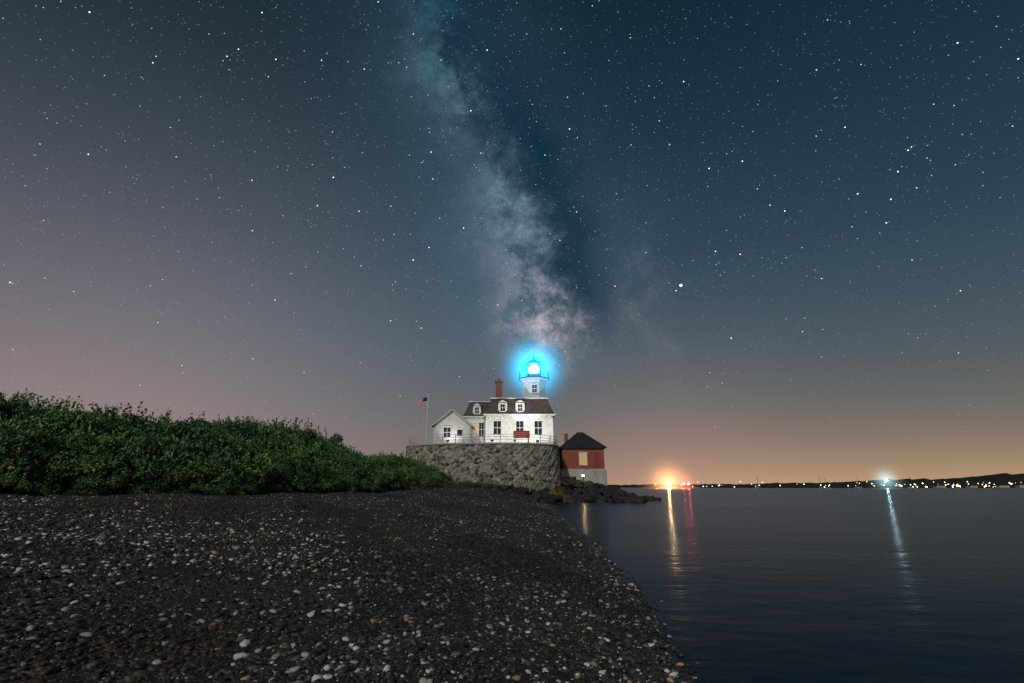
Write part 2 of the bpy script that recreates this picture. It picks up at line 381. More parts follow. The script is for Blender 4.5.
for nm,so in (('rot','Rotation'),('scl','Scale')):
    q=ng.nodes.new('GeometryNodeInputNamedAttribute'); q.data_type='FLOAT_VECTOR'; q.inputs['Name'].default_value=nm
    ng.links.new([s for s in q.outputs if s.enabled and s.name=='Attribute'][0],ip.inputs[so])
ng.links.new(ip.outputs[0],go.inputs[0])
md=thicket.modifiers.new('scatter','NODES'); md.node_group=ng

# ---------------------------------------------------------------- rocks
N=760
ry=rng.uniform(50,80,N); rx=xs(ry)+rng.normal(-.4,1.0,N)
e=rng.random(N)<.55; rx[e]=rng.uniform(-.8,13.5,e.sum()); ry[e]=rng.uniform(54.5,65.5,e.sum())
tip=rng.random(N)<.12; rx[tip]=rng.uniform(12,16.5,tip.sum()); ry[tip]=rng.uniform(61,66,tip.sum())
s=rng.uniform(.15,.62,N)*np.where(rng.random(N)<.12,1.6,1)
rz=np.maximum(ground(rx,ry),SEA-.1)+s*.15
near=(rx>1.0)&(rx<13)&(ry>55)&(ry<66); rz[near]+=rng.uniform(0,.9,near.sum())*np.clip((ry[near]-54.5)/4,0,1)
S=np.stack([s*rng.uniform(1,1.7,N),s*rng.uniform(.8,1.2,N),s*rng.uniform(.5,.85,N)],1)
v,f,nv=stones(np.stack([rx,ry,rz],1),S,3,.03)
v=v+.10*np.stack([np.sin(v[:,1]*5.1+v[:,2]*7),np.sin(v[:,2]*6.3+v[:,0]*4),np.sin(v[:,0]*5.7-v[:,1]*3)],1)
q=rng.uniform(.010,.05,N); rc=np.stack([q*1.05,q*.98,q*.9],1)
w=(rx<5.6)&(rx>3.4)&(rng.random(N)<.25); rc[w]=np.array([.20,.125,.03])*rng.uniform(.4,1.0,(w.sum(),1))  # warm lamplight put into the colour of some rocks, along with yellow lichen
m,t,p=newmat('rock'); at=t.new('ShaderNodeAttribute',attribute_name='col'); g=gpos(t); n=t.noise(g,4,7,.7)
t.put(p.inputs['Base Color'],t.mix(.8,at.outputs['Color'],t.ramp(n,[(.3,(.35,.35,.35)),(.7,(1.3,1.3,1.3))]),'MULTIPLY')); p.inputs['Roughness'].default_value=.75
t.put(p.inputs['Normal'],t.bump(n,.8,.15))
fast_mesh('shore_rocks',v,f,m,None,np.repeat(rc,nv,0),False)

# ---------------------------------------------------------------- sea
m=bpy.data.materials.new('sea_water'); m.use_nodes=True; t=NT(m.node_tree); t.n.clear()
out=t.new('ShaderNodeOutputMaterial'); g=gpos(t)
mp=t.new('ShaderNodeMapping'); t.put(mp.inputs[0],g); mp.inputs['Scale'].default_value=(.45,1,1)
n=t.noise(mp.outputs[0],2.2,3,.55); n2=t.noise(mp.outputs[0],.14,3,.5)
bm_=t.bump(t.M('ADD',n,t.M('MULTIPLY',n2,5)),.6,.035)
fr=t.new('ShaderNodeFresnel'); fr.inputs['IOR'].default_value=1.33
gl=t.new('ShaderNodeBsdfGlossy'); gl.inputs['Color'].default_value=(.36,.46,.56,1); t.put(gl.inputs['Normal'],bm_)
t.put(gl.inputs['Roughness'],t.M('ADD',.14,t.M('MULTIPLY',n2,.12)))
tr=t.new('ShaderNodeBsdfTransparent'); tr.inputs[0].default_value=(.28,.34,.36,1)
df=t.new('ShaderNodeBsdfDiffuse'); df.inputs[0].default_value=(.004,.010,.014,1)
ad=t.new('ShaderNodeAddShader'); t.l.new(tr.outputs[0],ad.inputs[0]); t.l.new(df.outputs[0],ad.inputs[1])
mx=t.new('ShaderNodeMixShader'); t.l.new(fr.outputs[0],mx.inputs[0]); t.l.new(ad.outputs[0],mx.inputs[1]); t.l.new(gl.outputs[0],mx.inputs[2])
t.l.new(mx.outputs[0],out.inputs[0])
mesh_obj('sea',[(-7900,-2900,SEA),(7900,-2900,SEA),(7900,7900,SEA),(-7900,7900,SEA)],[(0,1,2,3)],m)

# ---------------------------------------------------------------- sea wall + lawn
wp=[(-13.2,84),(-13.2,74),(-12.8,65),(-12.2,61),(-11.0,59),(-8,57.5),(-3,56.7),(1.2,56.8),(3.7,57.9),(5.0,59.7),(5.5,62.5),(5.5,67),(5.3,75),(5,84)]
def catmull(P,n):
    P=[Vector(p) for p in P]; o=[]
    Q=[P[0]*2-P[1]]+P+[P[-1]*2-P[-2]]
    for i in range(1,len(Q)-2):
        for k in range(n):
            t=k/n; a,b,c,d=Q[i-1],Q[i],Q[i+1],Q[i+2]
            o.append(.5*((2*b)+(-a+c)*t+(2*a-5*b+4*c-d)*t*t+(-a+3*b-3*c+d)*t*t*t))
    o.append(P[-1]); return o
wl=catmull(wp,16); WT=6.5
wall=empty('stone_seawall')
def offset(pl,d):
    o=[]
    for i,p in enumerate(pl):
        a=pl[max(0,i-1)];b=pl[min(len(pl)-1,i+1)]; t_=(b-a).normalized(); o.append(p+Vector((t_.y,-t_.x))*d)
    return o
nz=16; V=[];F=[]
for k in range(nz+1):
    f=k/nz; z=.3+(WT-.3)*f; ol=offset(wl,.35*(1-f)+.06)
    for i,q in enumerate(ol):
        j=.05*math.sin(i*1.9+k*2.7)+.04*math.sin(i*.73-k*1.9)
        nrm=(Vector(q)-Vector(wl[i])).normalized()*j
        V.append((q.x+nrm.x,q.y+nrm.y,z))
n_=len(wl)
for k in range(nz):
    for i in range(n_-1): F.append((k*n_+i,k*n_+i+1,(k+1)*n_+i+1,(k+1)*n_+i))
mesh_obj('wall_face',V,F,MS,wall)
def ribbon(name,pl,d0,d1,z0,z1,mat,parent):
    a=offset(pl,d0);b=offset(pl,d1);V=[];F=[];n=len(pl)
    for z in(z0,z1):
        for q in a: V.append((q.x,q.y,z))
        for q in b: V.append((q.x,q.y,z))
    for i in range(n-1):
        F+= [(2*n+i,3*n+i,3*n+i+1,2*n+i+1),(n+i,n+i+1,3*n+i+1,3*n+i),(i,2*n+i,2*n+i+1,i+1),(i,i+1,n+i+1,n+i)]
    F+=[(0,n,3*n,2*n),(n-1,3*n-1,4*n-1,2*n-1)]
    return mesh_obj(name,V,F,mat,parent)
MCOP=mat_plain('coping_stone',(.42,.39,.34),.9,var=.45,scale=2.5)
ribbon('coping',wl,-.35,.14,WT,WT+.14,MCOP,wall)
m,t,p=newmat('lawn'); g=gpos(t); n=t.noise(g,3,6,.7); t.put(p.inputs['Base Color'],t.ramp(n,[(.3,(.02,.035,.012)),(.7,(.06,.085,.03))])); p.inputs['Roughness'].default_value=.9
me=mesh_obj('lawn',[(q.x,q.y,WT-.03) for q in wl],[tuple(range(n_))],m)
rail=empty('railing')
rl=offset(wl,-.1); acc=0
pts=[rl[0]]
for i in range(1,n_):
    acc+=(rl[i]-rl[i-1]).length
    if acc>1.45: pts.append(rl[i]); acc=0
MRAIL=mat_plain('grey_painted_rail',(.5,.5,.48),.6)
for i,q in enumerate(pts): box('post_%d'%i,q.x-.045,q.x+.045,q.y-.045,q.y+.045,WT+.14,WT+1.12,MRAIL,rail)
for h in (.5,.8,1.08):
    for i in range(len(pts)-1):
        a,b=pts[i],pts[i+1]; rod('bar',(a.x,a.y,WT+h),(b.x,b.y,WT+h),.028,MRAIL,rail,6)

# ---------------------------------------------------------------- lighthouse
LH=empty('lighthouse'); B0=6.5
x0,x1,y0,y1=-3.15,4.95,63,71
box('foundation',x0-.08,x1+.08,y0-.08,y1+.08,B0-.2,7.25,MFND,LH)
box('main_walls',x0,x1,y0,y1,7.25,10.45,MW,LH)
for x in (x0,x1): box('cornerboard',x-.06,x+.06,y0-.05,y0+.12,7.26,10.2,MT,LH)
box('frieze',x0-.05,x1+.05,y0-.05,y1+.05,10.18,10.45,MT,LH)
box('cornice',x0-.38,x1+.38,y0-.38,y1+.38,10.45,10.62,MT,LH,bev=.03)
for i in range(12):
    xb=x0+.2+i*(x1-x0-.4)/11; box('bracket',xb-.06,xb+.06,y0-.30,y0-.05,10.22,10.45,MT,LH)
frustum('mansard_roof',(x0-.28,x1+.28,y0-.28,y1+.28),10.62,(x0+.55,x1-.55,y0+.6,y1-.6),12.62,MR,LH,.07)
box('deck_cornice',x0+.40,x1-.40,y0+.45,y1-.45,12.62,12.76,MT,LH,bev=.02)
frustum('deck_roof',(x0+.5,x1-.5,y0+.55,y1-.55),12.76,(x0+2.8,x1-2.8,y0+3,y1-3),13.15,MR,LH)
wx0,wx1,wy0,wy1=-5.95,-3.15,65,71
box('wing_foundation',wx0-.08,wx1-.09,wy0-.08,wy1,B0-.2,7.25,MFND,LH)
box('wing_walls',wx0,wx1-.002,wy0,wy1,7.25,10.45,MW,LH)
box('wing_frieze',wx0-.05,wx1-.055,wy0-.05,wy1,10.18,10.45,MT,LH)
box('wing_cornice',wx0-.36,wx1-.39,wy0-.36,wy1+.2,10.45,10.60,MT,LH,bev=.03)
frustum('wing_mansard',(wx0-.26,-2.4,wy0-.26,wy1+.2),10.60,(wx0+.5,-2.2,wy0+.55,wy1-.4),12.5,MR,LH,.07)
box('wing_deck_cornice',wx0+.36,-2.75,wy0+.42,wy1-.5,12.5,12.62,MT,LH)
box('porch_floor',-4.7,-3.3,63.7,64.9,6.4,7.2,MWOOD,LH)
for wxc,l in ((-1.8,False),(.95,False),(3.2,False)): window(LH,wxc,y0,8.95,.9,1.65,l)
window(LH,-4.9,wy0,8.95,.85,1.7,True); window(LH,-3.85,wy0,8.95,.6,1.7,False)
for yy_ in (65,67.5,70): window(LH,x1,yy_,8.95,.9,1.7,False,'x',1)
def dormer(xc,yf,z0,w,h,lit=False):
    box('dormer_body',xc-w/2,xc+w/2,yf,yf+1.2,z0,z0+h,MT,LH)
    window(LH,xc,yf,z0+h*.5,w*.5,h*.66,lit,nm='dormer_window')
    V=[(xc-w/2-.14,yf-.16,z0+h),(xc+w/2+.14,yf-.16,z0+h),(xc,yf-.16,z0+h+.38),(xc-w/2-.14,yf+1.3,z0+h),(xc+w/2+.14,yf+1.3,z0+h),(xc,yf+1.3,z0+h+.38)]
    mesh_obj('dormer_roof',V,[(0,1,2),(0,2,5,3),(2,1,4,5),(0,3,4,1),(3,5,4)],MR,LH)
    mesh_obj('dormer_pediment',[(xc-w/2,yf-.165,z0+h+.03),(xc+w/2,yf-.165,z0+h+.03),(xc,yf-.165,z0+h+.30)],[(0,1,2)],MT,LH)
dormer(-1.15,62.95,10.75,1.1,1.3); dormer(1.0,62.95,10.75,1.1,1.3)
dormer(-4.45,64.95,10.75,1.0,1.2)
box('chimney',-2.15,-1.3,66.4,67.3,12.4,15.3,MB,LH)
box('chimney_cap',-2.25,-1.2,66.3,67.4,15.3,15.55,MB,LH,bev=.04)
box('chimney_pot',-1.9,-1.55,66.65,67.05,15.55,15.85,MB,LH)
TC=(2.85,65.6)
R=1.62
cyl('tower_walls',(TC[0],TC[1],12.2),R,R*.97,3.05,MW,LH,8,math.pi/8)
cyl('tower_base_trim',(TC[0],TC[1],12.2),R+.12,R+.12,.75,MT,LH,8,math.pi/8)
cyl('tower_frieze',(TC[0],TC[1],14.9),R+.05,R+.05,.25,MT,LH,8,math.pi/8)
cyl('tower_corbel',(TC[0],TC[1],15.15),R+.06,R+.42,.28,MT,LH,8,math.pi/8)
cyl('gallery_deck',(TC[0],TC[1],15.43),R+.50,R+.50,.12,MD,LH,8,math.pi/8)
window(LH,TC[0],TC[1]-R*math.cos(math.pi/8)*.985,14.0,.6,1.0,False,nm='tower_window')
for i in range(8):
    a=math.pi/8+i*math.pi/4; a2=a+math.pi/4; r=R+.42
    pa=(TC[0]+r*math.cos(a),TC[1]+r*math.sin(a)); pb=(TC[0]+r*math.cos(a2),TC[1]+r*math.sin(a2))
    rod('gallery_post',(*pa,15.5),(*pa,16.45),.03,MD,LH)
    for h in (15.85,16.15,16.43): rod('gallery_rail',(*pa,h),(*pb,h),.02,MD,LH,6)
cyl('lantern_base',(TC[0],TC[1],15.55),.98,.98,.55,MD,LH,12)
LR=.92
for i in range(12):
    a=i*math.pi/6; pa=(TC[0]+LR*math.cos(a),TC[1]+LR*math.sin(a)); rod('lantern_mullion',(*pa,16.1),(*pa,17.5),.03,MD,LH,6)
cyl('lantern_top_ring',(TC[0],TC[1],17.5),1.02,1.02,.12,MD,LH,12)
cyl('lantern_roof',(TC[0],TC[1],17.62),1.08,.14,.65,MD,LH,12)
ball('vent_ball',(TC[0],TC[1],18.38),.18,MD,LH)
rod('lightning_rod',(TC[0],TC[1],18.5),(TC[0],TC[1],19.2),.02,MD,LH)
MLENS=mat_emit('lens_light',(.30,.88,1.0),13)
V=[];F=[];prof=[(.25,16.15),(.5,16.3),(.46,16.36),(.64,16.5),(.6,16.56),(.72,16.75),(.72,16.9),(.6,17.08),(.64,17.12),(.46,17.27),(.5,17.33),(.22,17.46)]
for r,z in prof:
    for i in range(20):
        a=i*math.pi/10; V.append((TC[0]+r*math.cos(a),TC[1]+r*math.sin(a),z))
for k in range(len(prof)-1):
    for i in range(20): F.append((k*20+i,k*20+(i+1)%20,(k+1)*20+(i+1)%20,(k+1)*20+i))
mesh_obj('fresnel_lens',V,F,MLENS,LH,True)
def glow_halo(name,c,R_,col,k,pw,parent):  # self-emitting sphere paints the halo of lamp light scattered in mist
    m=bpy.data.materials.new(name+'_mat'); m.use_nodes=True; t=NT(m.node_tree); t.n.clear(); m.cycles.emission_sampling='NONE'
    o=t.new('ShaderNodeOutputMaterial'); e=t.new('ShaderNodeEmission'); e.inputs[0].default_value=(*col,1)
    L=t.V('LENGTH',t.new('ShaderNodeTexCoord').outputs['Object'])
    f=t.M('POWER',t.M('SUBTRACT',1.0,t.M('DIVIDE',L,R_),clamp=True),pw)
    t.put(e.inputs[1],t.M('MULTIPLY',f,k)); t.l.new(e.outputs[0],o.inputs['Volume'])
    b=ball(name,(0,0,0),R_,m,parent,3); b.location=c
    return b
glow_halo('lamp_glow_halo',(TC[0],TC[1],16.95),9.0,(0.0,.38,.72),3.6,7.2,LH)

# ---------------------------------------------------------------- shed
SH=empty('white_shed')
sx0,sx1,sy0,sy1=-9.1,-4.85,60,64.4; ze=9.0; za=10.75; xm=(sx0+sx1)/2
V=[(sx0,sy0,6.4),(sx1,sy0,6.4),(sx1,sy0,ze),(xm,sy0,za),(sx0,sy0,ze)]; V+=[(a,sy1,c) for a,b,c in V]
mesh_obj('walls',V,[(0,1,2,3,4),(9,8,7,6,5),(0,4,9,5),(1,6,7,2),(0,5,6,1),(2,7,8,3),(4,3,8,9)],MW,SH)
ov=.28; sl=(za-ze)/(xm-sx0)
for s,xe in ((-1,sx0-ov),(1,sx1+ov)):
    zl=ze-ov*sl; yf,yb_=sy0-.3,sy1+.1
    V=[(xe,yf,zl+.02),(xm,yf,za+.02),(xm,yb_,za+.02),(xe,yb_,zl+.02)]; V+=[(a,b,c+.13) for a,b,c in V]
    mesh_obj('roof_slope',V,[(0,1,2,3),(7,6,5,4),(0,4,5,1),(1,5,6,2),(2,6,7,3),(3,7,4,0)],MR,SH)
    V=[(xe,yf-.03,zl-.06),(xm,yf-.03,za-.06),(xm,yf-.03,za+.09),(xe,yf-.03,zl+.09)]
    mesh_obj('bargeboard',V,[(0,1,2,3)],MT,SH)
window(SH,xm-.55,sy0,8.1,.8,1.1,False)
box('door',xm+.5,xm+1.35,sy0-.05,sy0-.005,6.65,8.6,MT,SH); box('door_panel',xm+.62,xm+1.23,sy0-.06,sy0-.051,7.7,8.4,MG,SH)

# ---------------------------------------------------------------- flag pole
FP=empty('flagpole')
cyl('pole',(-9.85,59.6,6.5),.07,.045,6.15,MT,FP,10); ball('finial',(-9.85,59.6,12.72),.09,mat_plain('gilt',(.6,.4,.1),.3,.8),FP)
cyl('pole_base',(-9.85,59.6,6.4),.2,.16,.3,MC,FP,12)
MRED=mat_plain('flag_red',(.6,.03,.03),.8); MWH=mat_plain('flag_white',(.8,.78,.75),.8); MBL=mat_plain('flag_blue',(.02,.03,.16),.8)
me=bpy.data.meshes.new('flag'); V=[];F=[];mi=[]; nu,nv_=20,13
for j in range(nv_+1):
    for i in range(nu+1):
        u=i/nu; w=j/nv_
        V.append((-9.93-1.2*u,59.6+.16*math.sin(u*7+w)*u**.5,12.1-.9*w-.30*u*u+.05*math.sin(u*6)))
for j in range(nv_):
    for i in range(nu):
        a=j*(nu+1)+i; F.append((a,a+1,a+nu+2,a+nu+1)); mi.append(2 if (i<8 and j<7) else j%2)
me.from_pydata(V,[],F)
for q in (MRED,MWH,MBL): me.materials.append(q)
me.polygons.foreach_set('material_index',mi); me.polygons.foreach_set('use_smooth',[True]*len(F))
link(bpy.data.objects.new('flag',me),FP)

SG=empty('red_sign'); MSR=mat_plain('sign_red',(.65,.06,.03),.6,var=.15)
box('board',.15,1.95,56.75,56.8,7.15,7.95,MSR,SG)
for k,(a,b) in enumerate(((.35,1.75),(.45,1.6),(.6,1.5))): box('lettering_%d'%k,a,b,56.738,56.748,7.70-k*.2,7.73-k*.2,MT,SG)
for x in (.3,1.8): box('leg',x-.04,x+.04,56.81,56.88,6.6,7.95,MWOOD,SG)

# ---------------------------------------------------------------- brick house
BH=empty('brick_house')
a0,a1,b0,b1=6.35,11.6,66,71
box('foundation',a0-.2,a1+.2,b0-.2,b1+.2,.6,4.05,MFND,BH,bev=.04)
box('walls',a0,a1,b0,b1,4.05,6.7,MB,BH)
box('water_table',a0-.09,a1+.09,b0-.09,b1+.09,4.05,4.2,MCOP,BH)
box('cornice',a0-.25,a1+.25,b0-.25,b1+.25,6.7,6.80,MFND,BH)
MDR=mat_plain('dark_slate',(.018,.019,.022),.8,var=.3)
frustum('hip_roof',(a0-.4,a1+.4,b0-.4,b1+.4),6.80,(8.6,9.35,68.2,68.8),8.95,MDR,BH)
box('chimney',6.85,7.3,67.4,67.9,7.0,8.7,MB,BH)
window(BH,8.95,b0,5.4,.85,1.4,True)
box('door',10.3,11.0,b0-.05,b0-.003,4.2,6.2,mat_plain('door_red',(.30,.04,.03),.6),BH)
for y_ in (67.4,69.6): window(BH,a1,y_,5.4,.8,1.3,False,'x',1)
LP=empty('lamp_post')
cyl('post',(8.3,61.6,1.0),.06,.045,2.2,MD,LP,10); cyl('hood',(8.3,61.6,3.36),.22,.05,.14,MD,LP,12)
MLW=mat_emit('warm_bulb',(1,.50,.15),130); ball('bulb',(8.3,61.6,3.27),.09,MLW,LP)

# ---------------------------------------------------------------- added fill spots at the house
def fill_spot(x,y,z,tx,ty,tz,P,ang):  # added spot with invented fixture, put in to brighten the facade beyond moonlight
    e=empty('added_fill_spot'); box('housing',x-.16,x+.16,y-.1,y+.08,z-.1,z+.12,MD,e); box('stand',x-.03,x+.03,y-.03,y+.03,WT-.03,z-.1,MD,e)
    L=bpy.data.lights.new('fill_lamp','SPOT'); L.energy=P; L.spot_size=math.radians(ang); L.spot_blend=.8; L.shadow_soft_size=.12; L.color=(1,.97,.92)
    o=bpy.data.objects.new('fill_lamp',L); link(o,e); o.location=(x,y+.15,z+.02)
    o.rotation_euler=(Vector((tx,ty,tz))-Vector((x,y,z))).to_track_quat('-Z','Y').to_euler()
fill_spot(-2.2,57.8,7.0,-.8,63,9.8,700,120); fill_spot(2.9,58.9,7.0,2.6,63,10.4,600,120); fill_spot(-7.2,58.3,7.0,-6.6,61,9.4,120,110)
fill_spot(.3,58.0,7.0,2.6,64.5,14.2,1400,50)

# ---------------------------------------------------------------- piers and harbour lamps
def harbour(name,x,y,z,mat,r,halo=None):
    e=empty(name); cyl('post',(x,y,SEA-1),.35,.22,z-SEA+1,MD,e,8); rod('arm',(x,y,z),(x,y-1.6,z+.35),.12,MD,e); ball('bulb',(x,y-1.6,z),r,mat,e)
    cyl('platform',(x,y,SEA-.5),2.2,2.2,1.3,MC,e,12)
    if halo: glow_halo('lamp_glow_halo',(x,y-1.6,z),*halo,e)
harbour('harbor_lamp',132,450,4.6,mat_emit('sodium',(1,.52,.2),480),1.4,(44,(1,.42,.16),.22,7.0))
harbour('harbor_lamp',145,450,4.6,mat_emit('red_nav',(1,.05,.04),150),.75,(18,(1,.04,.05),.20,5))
harbour('harbor_lamp',149,450,4.6,mat_emit('red_nav2',(1,.05,.04),240),.75)
harbour('harbor_lamp',121,450,4.2,mat_emit('red_nav3',(1,.15,.06),15),.5)
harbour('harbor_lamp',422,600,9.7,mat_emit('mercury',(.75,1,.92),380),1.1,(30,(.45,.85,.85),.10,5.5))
PR=empty('pier'); box('deck',112,160,451.5,455,1.6,2.1,MWOOD,PR)
for i in range(10): cyl('pile',(114+i*5,453,SEA-1.5),.25,.25,2.6,MWOOD,PR,8)

V=[];F=[]
def ridge(x0,x1,yf,depth,hf,step,seed):
    r=np.random.default_rng(seed); X=np.arange(x0,x1,step); n=len(X)
    h=np.array([hf(x) for x in X]); h=h*(.82+.22*np.abs(np.sin(X*.11+seed))+.2*r.random(n)+.1*np.sin(X*.031))
    b=len(V)
    for i,x in enumerate(X):
        V.extend([(x,yf+6*math.sin(x*.02),SEA-.5),(x,yf+8+6*math.sin(x*.02),SEA+max(.5,h[i]*.75)),(x,yf+25,SEA+max(.6,h[i])),(x,yf+depth,SEA-.5)])
    for i in range(n-1):
        for k in range(3): F.append((b+4*i+k,b+4*i+4+k,b+4*i+5+k,b+4*i+1+k))
ridge(390,2200,900,300,lambda x:np.interp(x,[390,420,520,640,760,835,870,2200],[0,6,8,11,15,17,20,22]),2.5,1)
ridge(180,1500,1700,300,lambda x:np.interp(x,[180,300,700,1500],[0,8,10,18]),5,2)
ridge(-2500,60,2600,300,lambda x:14,14,3)
mesh_obj('distant_shoreline',V,F,mat_plain('far_woods',(.012,.016,.014),.95,var=.4,scale=.05))
TLE=empty('town_lights'); cols=[((1,.62,.25),7),((1,.75,.42),5),((1,.9,.7),8),((1,.35,.12),5),((.8,1,.95),6)]
tm=[mat_emit('town_%d'%i,c,s,False) for i,(c,s) in enumerate(cols)]
iv,if_=ico(1)
for i in range(5):
    VV=[];FF=[];o=0
    for k in range(54):
        u=rng.uniform(.72,1.35) if k>7 else rng.uniform(.30,.72)
        D=885; z=SEA+abs(rng.normal(0,1))*4.2+1.5; r=rng.uniform(.3,.9)
        VV.append(iv*r+np.array([u*D,D,z])); FF.append(if_+o); o+=12
    fast_mesh('lamps_%d'%i,np.concatenate(VV),np.concatenate(FF),tm[i],TLE)
MH=mat_plain('distant_house',(.30,.28,.25),.9)
for i,(x,y,w,h) in enumerate(((800,872,16,7),(828,870,12,8),(856,868,20,9),(752,874,12,6),(700,876,15,6))):
    e=empty('waterfront_house')
    box('walls',x-w/2,x+w/2,y-8,y,SEA-.3,SEA+h*.65,MH,e)
    V=[(x-w/2-.5,y-8.5,SEA+h*.65),(x+w/2+.5,y-8.5,SEA+h*.65),(x+w/2+.5,y+.5,SEA+h*.65),(x-w/2-.5,y+.5,SEA+h*.65),(x-w/2-.5,y-4,SEA+h),(x+w/2+.5,y-4,SEA+h)]
    mesh_obj('roof',V,[(0,1,5,4),(2,3,4,5),(0,4,3),(1,2,5),(0,3,2,1)],MDR,e)
    for k in range(3): box('window',x-w/3+k*w/3-.6,x-w/3+k*w/3+.6,y-8.06,y-8.01,SEA+1.5,SEA+3.1,ML,e)
def sailboat(x,y,L,ang):
    e=empty('sailboat',(x,y,SEA)); e.rotation_euler=(0,0,ang)
    V=[];F=[];n=9
    for i in range(n):
        f=i/(n-1); w=.16*L*math.sin(math.pi*min(1,.12+f*.88))**.6*(1 if f<.99 else .02); sh=.09*L+.05*L*(f-.4)**2
        xx=L*(f-.5); V+=[(xx,-w,sh),(xx,-w*.6,-.05*L),(xx,w*.6,-.05*L),(xx,w,sh)]
    for i in range(n-1):
        for k in range(4): F.append((4*i+k,4*i+(k+1)%4,4*i+4+(k+1)%4,4*i+4+k))
    F+=[(3,2,1,0),(4*n-4,4*n-3,4*n-2,4*n-1)]
    mesh_obj('hull',V,F,MC,e); box('cabin',-.2*L,.12*L,-.09*L,.09*L,.088*L,.16*L,MC,e)
    rod('mast',(.05*L,0,.1*L),(.05*L,0,1.25*L),.012*L,MD,e); rod('boom',(.05*L,0,.25*L),(-.38*L,0,.24*L),.012*L,MD,e)
    rod('stay',(.05*L,0,1.25*L),(.48*L,0,.12*L),.004*L,MD,e)
for x,y,L,a in ((240,520,10,.4),(290,500,9,.9),(390,600,10,.2),(330,560,9,-.5),(480,640,11,.3)): sailboat(x,y,L,a)

# ---------------------------------------------------------------- stars
RS=6000
def pxdir(x,y,z): v=np.array([x,y,z],float); return v/np.linalg.norm(v)
nrm_mw=np.array([-.946,.160,-.282])
N=36000
d=rng.standard_normal((N,3)); d/=np.linalg.norm(d,axis=1)[:,None]; d[:,2]=np.abs(d[:,2]); d=d[d[:,2]>.04]
nbg=len(d)
m_=rng.standard_normal((120000,3)); m_/=np.linalg.norm(m_,axis=1)[:,None]
sm=m_@nrm_mw; pr=np.exp(-((sm-.015)/.06)**2)*.4+np.exp(-((sm-.0)/.15)**2)*.12
keep=(rng.random(120000)<pr)&(m_[:,2]>.24); m_=m_[keep]
d=np.concatenate([d,m_]); N=len(d)
mag=rng.pareto(2.0,N)*.12+.10; mag[nbg:]=rng.pareto(2.4,N-nbg)*.10+.06
mag=np.minimum(mag,1.8); mag*=np.clip(d[:,2]/.4,.15,1)
rad=.00060+.00026*np.clip(mag,0,2)
extra=[((.330,.9318,.3793),9,.0022),((-.193,.918,.427),1.6,.0012),((.428,.96,.28),1.5,.0012),((.65,.847,.676),1.2,.0011),((-.508,.876,.577),1.3,.0011),((.504,.889,.53),1.1,.0011),((-.98,.93,.385),1.0,.0011),((.33,.81,.75),1.2,.0011),((-.55,.8,.8),1.1,.0011)]
for e_,b_,r_ in extra:
    d=np.vstack([d,pxdir(*e_)]); mag=np.append(mag,b_); rad=np.append(rad,r_)
N=len(d)
ux=np.cross(d,np.array([0,0,1.])); ux/=np.linalg.norm(ux,axis=1)[:,None]; uy=np.cross(d,ux)
K=5; V=np.empty((N,K,3))
for k in range(K):
    a=2*math.pi*k/K; V[:,k]=(d+ (ux*math.cos(a)+uy*math.sin(a))*rad[:,None])*RS
tint=np.stack([1+.2*rng.standard_normal(N),1+.04*rng.standard_normal(N),1.12+.2*rng.standard_normal(N)],1)
m=bpy.data.materials.new('starlight'); m.use_nodes=True; t=NT(m.node_tree); t.n.clear(); m.cycles.emission_sampling='NONE'
o_=t.new('ShaderNodeOutputMaterial'); e_=t.new('ShaderNodeEmission'); at=t.new('ShaderNodeAttribute',attribute_name='col'); t.put(e_.inputs[0],at.outputs['Color']); e_.inputs[1].default_value=1.0
tb=t.new('ShaderNodeBsdfTransparent'); as_=t.new('ShaderNodeAddShader'); t.l.new(e_.outputs[0],as_.inputs[0]); t.l.new(tb.outputs[0],as_.inputs[1])
t.l.new(as_.outputs[0],o_.inputs[0])
fast_mesh('stars',V.reshape(-1,3),np.arange(N*K).reshape(-1,K),m,None,np.repeat(np.clip(tint,.5,1.6)*mag[:,None],K,0),False)

# ---------------------------------------------------------------- world
MEL,MAZ=math.radians(34),math.radians(200)
w=bpy.data.worlds.new('World'); scene.world=w; w.use_nodes=True; t=NT(w.node_tree); t.n.clear()
out=t.new('ShaderNodeOutputWorld'); bg=t.new('ShaderNodeBackground'); t.l.new(bg.outputs[0],out.inputs[0])
D=t.V('NORMALIZE',t.new('ShaderNodeTexCoord').outputs['Generated'])
sp=t.new('ShaderNodeSeparateXYZ'); t.put(sp.inputs[0],D); dx,dz=sp.outputs[0],sp.outputs[2]
base=t.ramp(dz,[(0,lin(126,106,100)),(.05,lin(116,104,101)),(.15,lin(93,99,104)),(.28,lin(69,89,101)),(.42,lin(47,73,90)),(.6,lin(30,58,74)),(.8,lin(18,41,54)),(1,lin(12,27,38))])
def lobe(v,k): return t.M('POWER',t.M('MAXIMUM',t.V('DOT_PRODUCT',D,tuple(pxdir(*v))),0.0),k)
def addc(a,w_,c): return t.V('ADD',a,t.V('SCALE',c,scale=w_))
col=base
col=addc(col,lobe((-1,.93,.15),10),(.200,.098,.092))
col=addc(col,lobe((-.5,.95,.28),9),(.034,.034,.038))
lowz=t.M('EXPONENT',t.M('MULTIPLY',t.M('ABSOLUTE',dz),-16))
col=addc(col,t.M('MULTIPLY',lobe((.85,.9,.03),5),lowz),(.42,.23,.07))
col=addc(col,lobe((.305,1.04,.0),50),(.10,.045,.032))
col=addc(col,lobe((.6,1.04,.05),7),(.020,.010,.010))
col=addc(col,t.M('MULTIPLY',lobe((-1,.9,.0),6),lowz),(.22,.06,.05))
col=t.V('MULTIPLY',col,t.mix(t.M('MULTIPLY',lobe((1,.7,.85),3),.65),(1,1,1),(.40,.58,.62)))
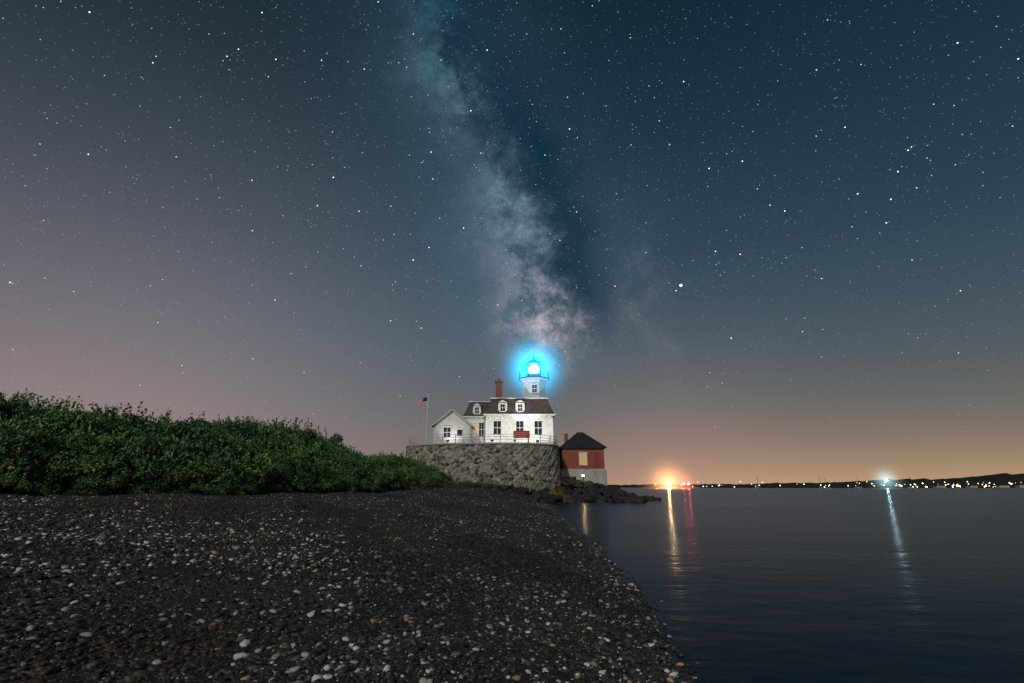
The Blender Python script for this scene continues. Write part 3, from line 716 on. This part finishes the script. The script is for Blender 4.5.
col=t.V('MULTIPLY',col,t.mix(t.M('MULTIPLY',lobe((-1,.7,1.2),4),.95),(1,1,1),(.30,.48,.50)))
# milky way
s=t.V('DOT_PRODUCT',D,tuple(nrm_mw))
nA_=t.noise(D,5.0,6,.6,.1); nB=t.noise(D,14,9,.72,.12); nC=t.noise(D,48,6,.8); nD=t.noise(D,260,2,.8)
wob=t.M('MULTIPLY',t.M('SUBTRACT',nA_,.5),.18)
wob2=t.M('MULTIPLY',t.M('SUBTRACT',nB,.5),.16)
s2=t.M('ADD',t.M('ADD',s,wob),wob2)
alongc=t.ramp(dz,[(.20,(0,0,0)),(.28,(.8,.8,.8)),(.32,(1,1,1)),(.38,(.6,.6,.6)),(.52,(.5,.5,.5)),(.60,(.25,.25,.25)),(.67,(.5,.5,.5)),(.76,(.12,.12,.12)),(.95,(.03,.03,.03))])
cl=t.ramp(nB,[(.40,(0,0,0)),(.52,(.4,.4,.4)),(.66,(1,1,1))])
wide=t.M('MULTIPLY',t.gauss(s2,.01,.19),t.ramp(dz,[(.15,(0,0,0)),(.4,(1,1,1)),(.9,(.5,.5,.5))]))
col=addc(col,t.M('MULTIPLY',wide,t.M('ADD',.2,nA_)),(.010,.025,.034))
rc_=t.M('ADD',-.075,t.M('MULTIPLY',t.M('MAXIMUM',t.M('SUBTRACT',dz,.60),0.0),.50))
rs=t.M('SUBTRACT',t.M('ADD',t.M('ADD',s,t.M('MULTIPLY',wob,.6)),wob2),rc_)
rift=t.M('MULTIPLY',t.gauss(rs,0,.064),t.ramp(dz,[(.24,(0,0,0)),(.36,(.9,.9,.9)),(.8,(1,1,1))]))
col=t.mix(t.M('MULTIPLY',rift,.97,clamp=True),col,(.0022,.023,.047))
grain=t.M('ADD',.15,t.M('MULTIPLY',t.M('MULTIPLY',nC,nD),5.0))
band=t.M('MULTIPLY',t.M('MULTIPLY',t.gauss(s2,.026,.052),alongc),cl)
cc=t.ramp(dz,[(.2,(.38,.25,.23)),(.34,(.34,.26,.28)),(.5,(.15,.22,.28)),(.8,(.08,.22,.32))])
col=t.V('ADD',col,t.V('SCALE',cc,scale=t.M('MULTIPLY',band,grain)))
soft=t.M('MULTIPLY',t.gauss(s2,.03,.095),alongc); col=addc(col,soft,(.028,.042,.052))
b2=t.M('MULTIPLY',t.M('MULTIPLY',t.gauss(s2,-.16,.05),t.gauss(dz,.34,.12)),t.M('MULTIPLY',cl,grain)); col=addc(col,b2,(.038,.034,.036))
sky=t.new('ShaderNodeTexSky'); sky.sky_type='NISHITA'; sky.sun_disc=False; sky.sun_elevation=MEL; sky.sun_rotation=MAZ
col=t.V('ADD',col,t.V('SCALE',sky.outputs[0],scale=.0006))
t.put(bg.inputs[0],col); bg.inputs[1].default_value=1.0
L=bpy.data.lights.new('moonlight','SUN'); L.energy=1.25; L.angle=math.radians(.5); L.color=(1,.95,.87)
o=bpy.data.objects.new('moonlight',L); link(o)
sd=Vector((math.sin(MAZ)*math.cos(MEL),math.cos(MAZ)*math.cos(MEL),math.sin(MEL)))
o.rotation_euler=(-sd).to_track_quat('-Z','Y').to_euler(); o.location=sd*100

# ---------------------------------------------------------------- camera
cam=bpy.data.cameras.new('camera'); cam.lens=18; cam.sensor_width=36; cam.clip_end=20000; cam.clip_start=.05
co=bpy.data.objects.new('camera',cam); link(co); co.location=(0,0,2); co.rotation_euler=(math.radians(90+15.87),0,0); scene.camera=co
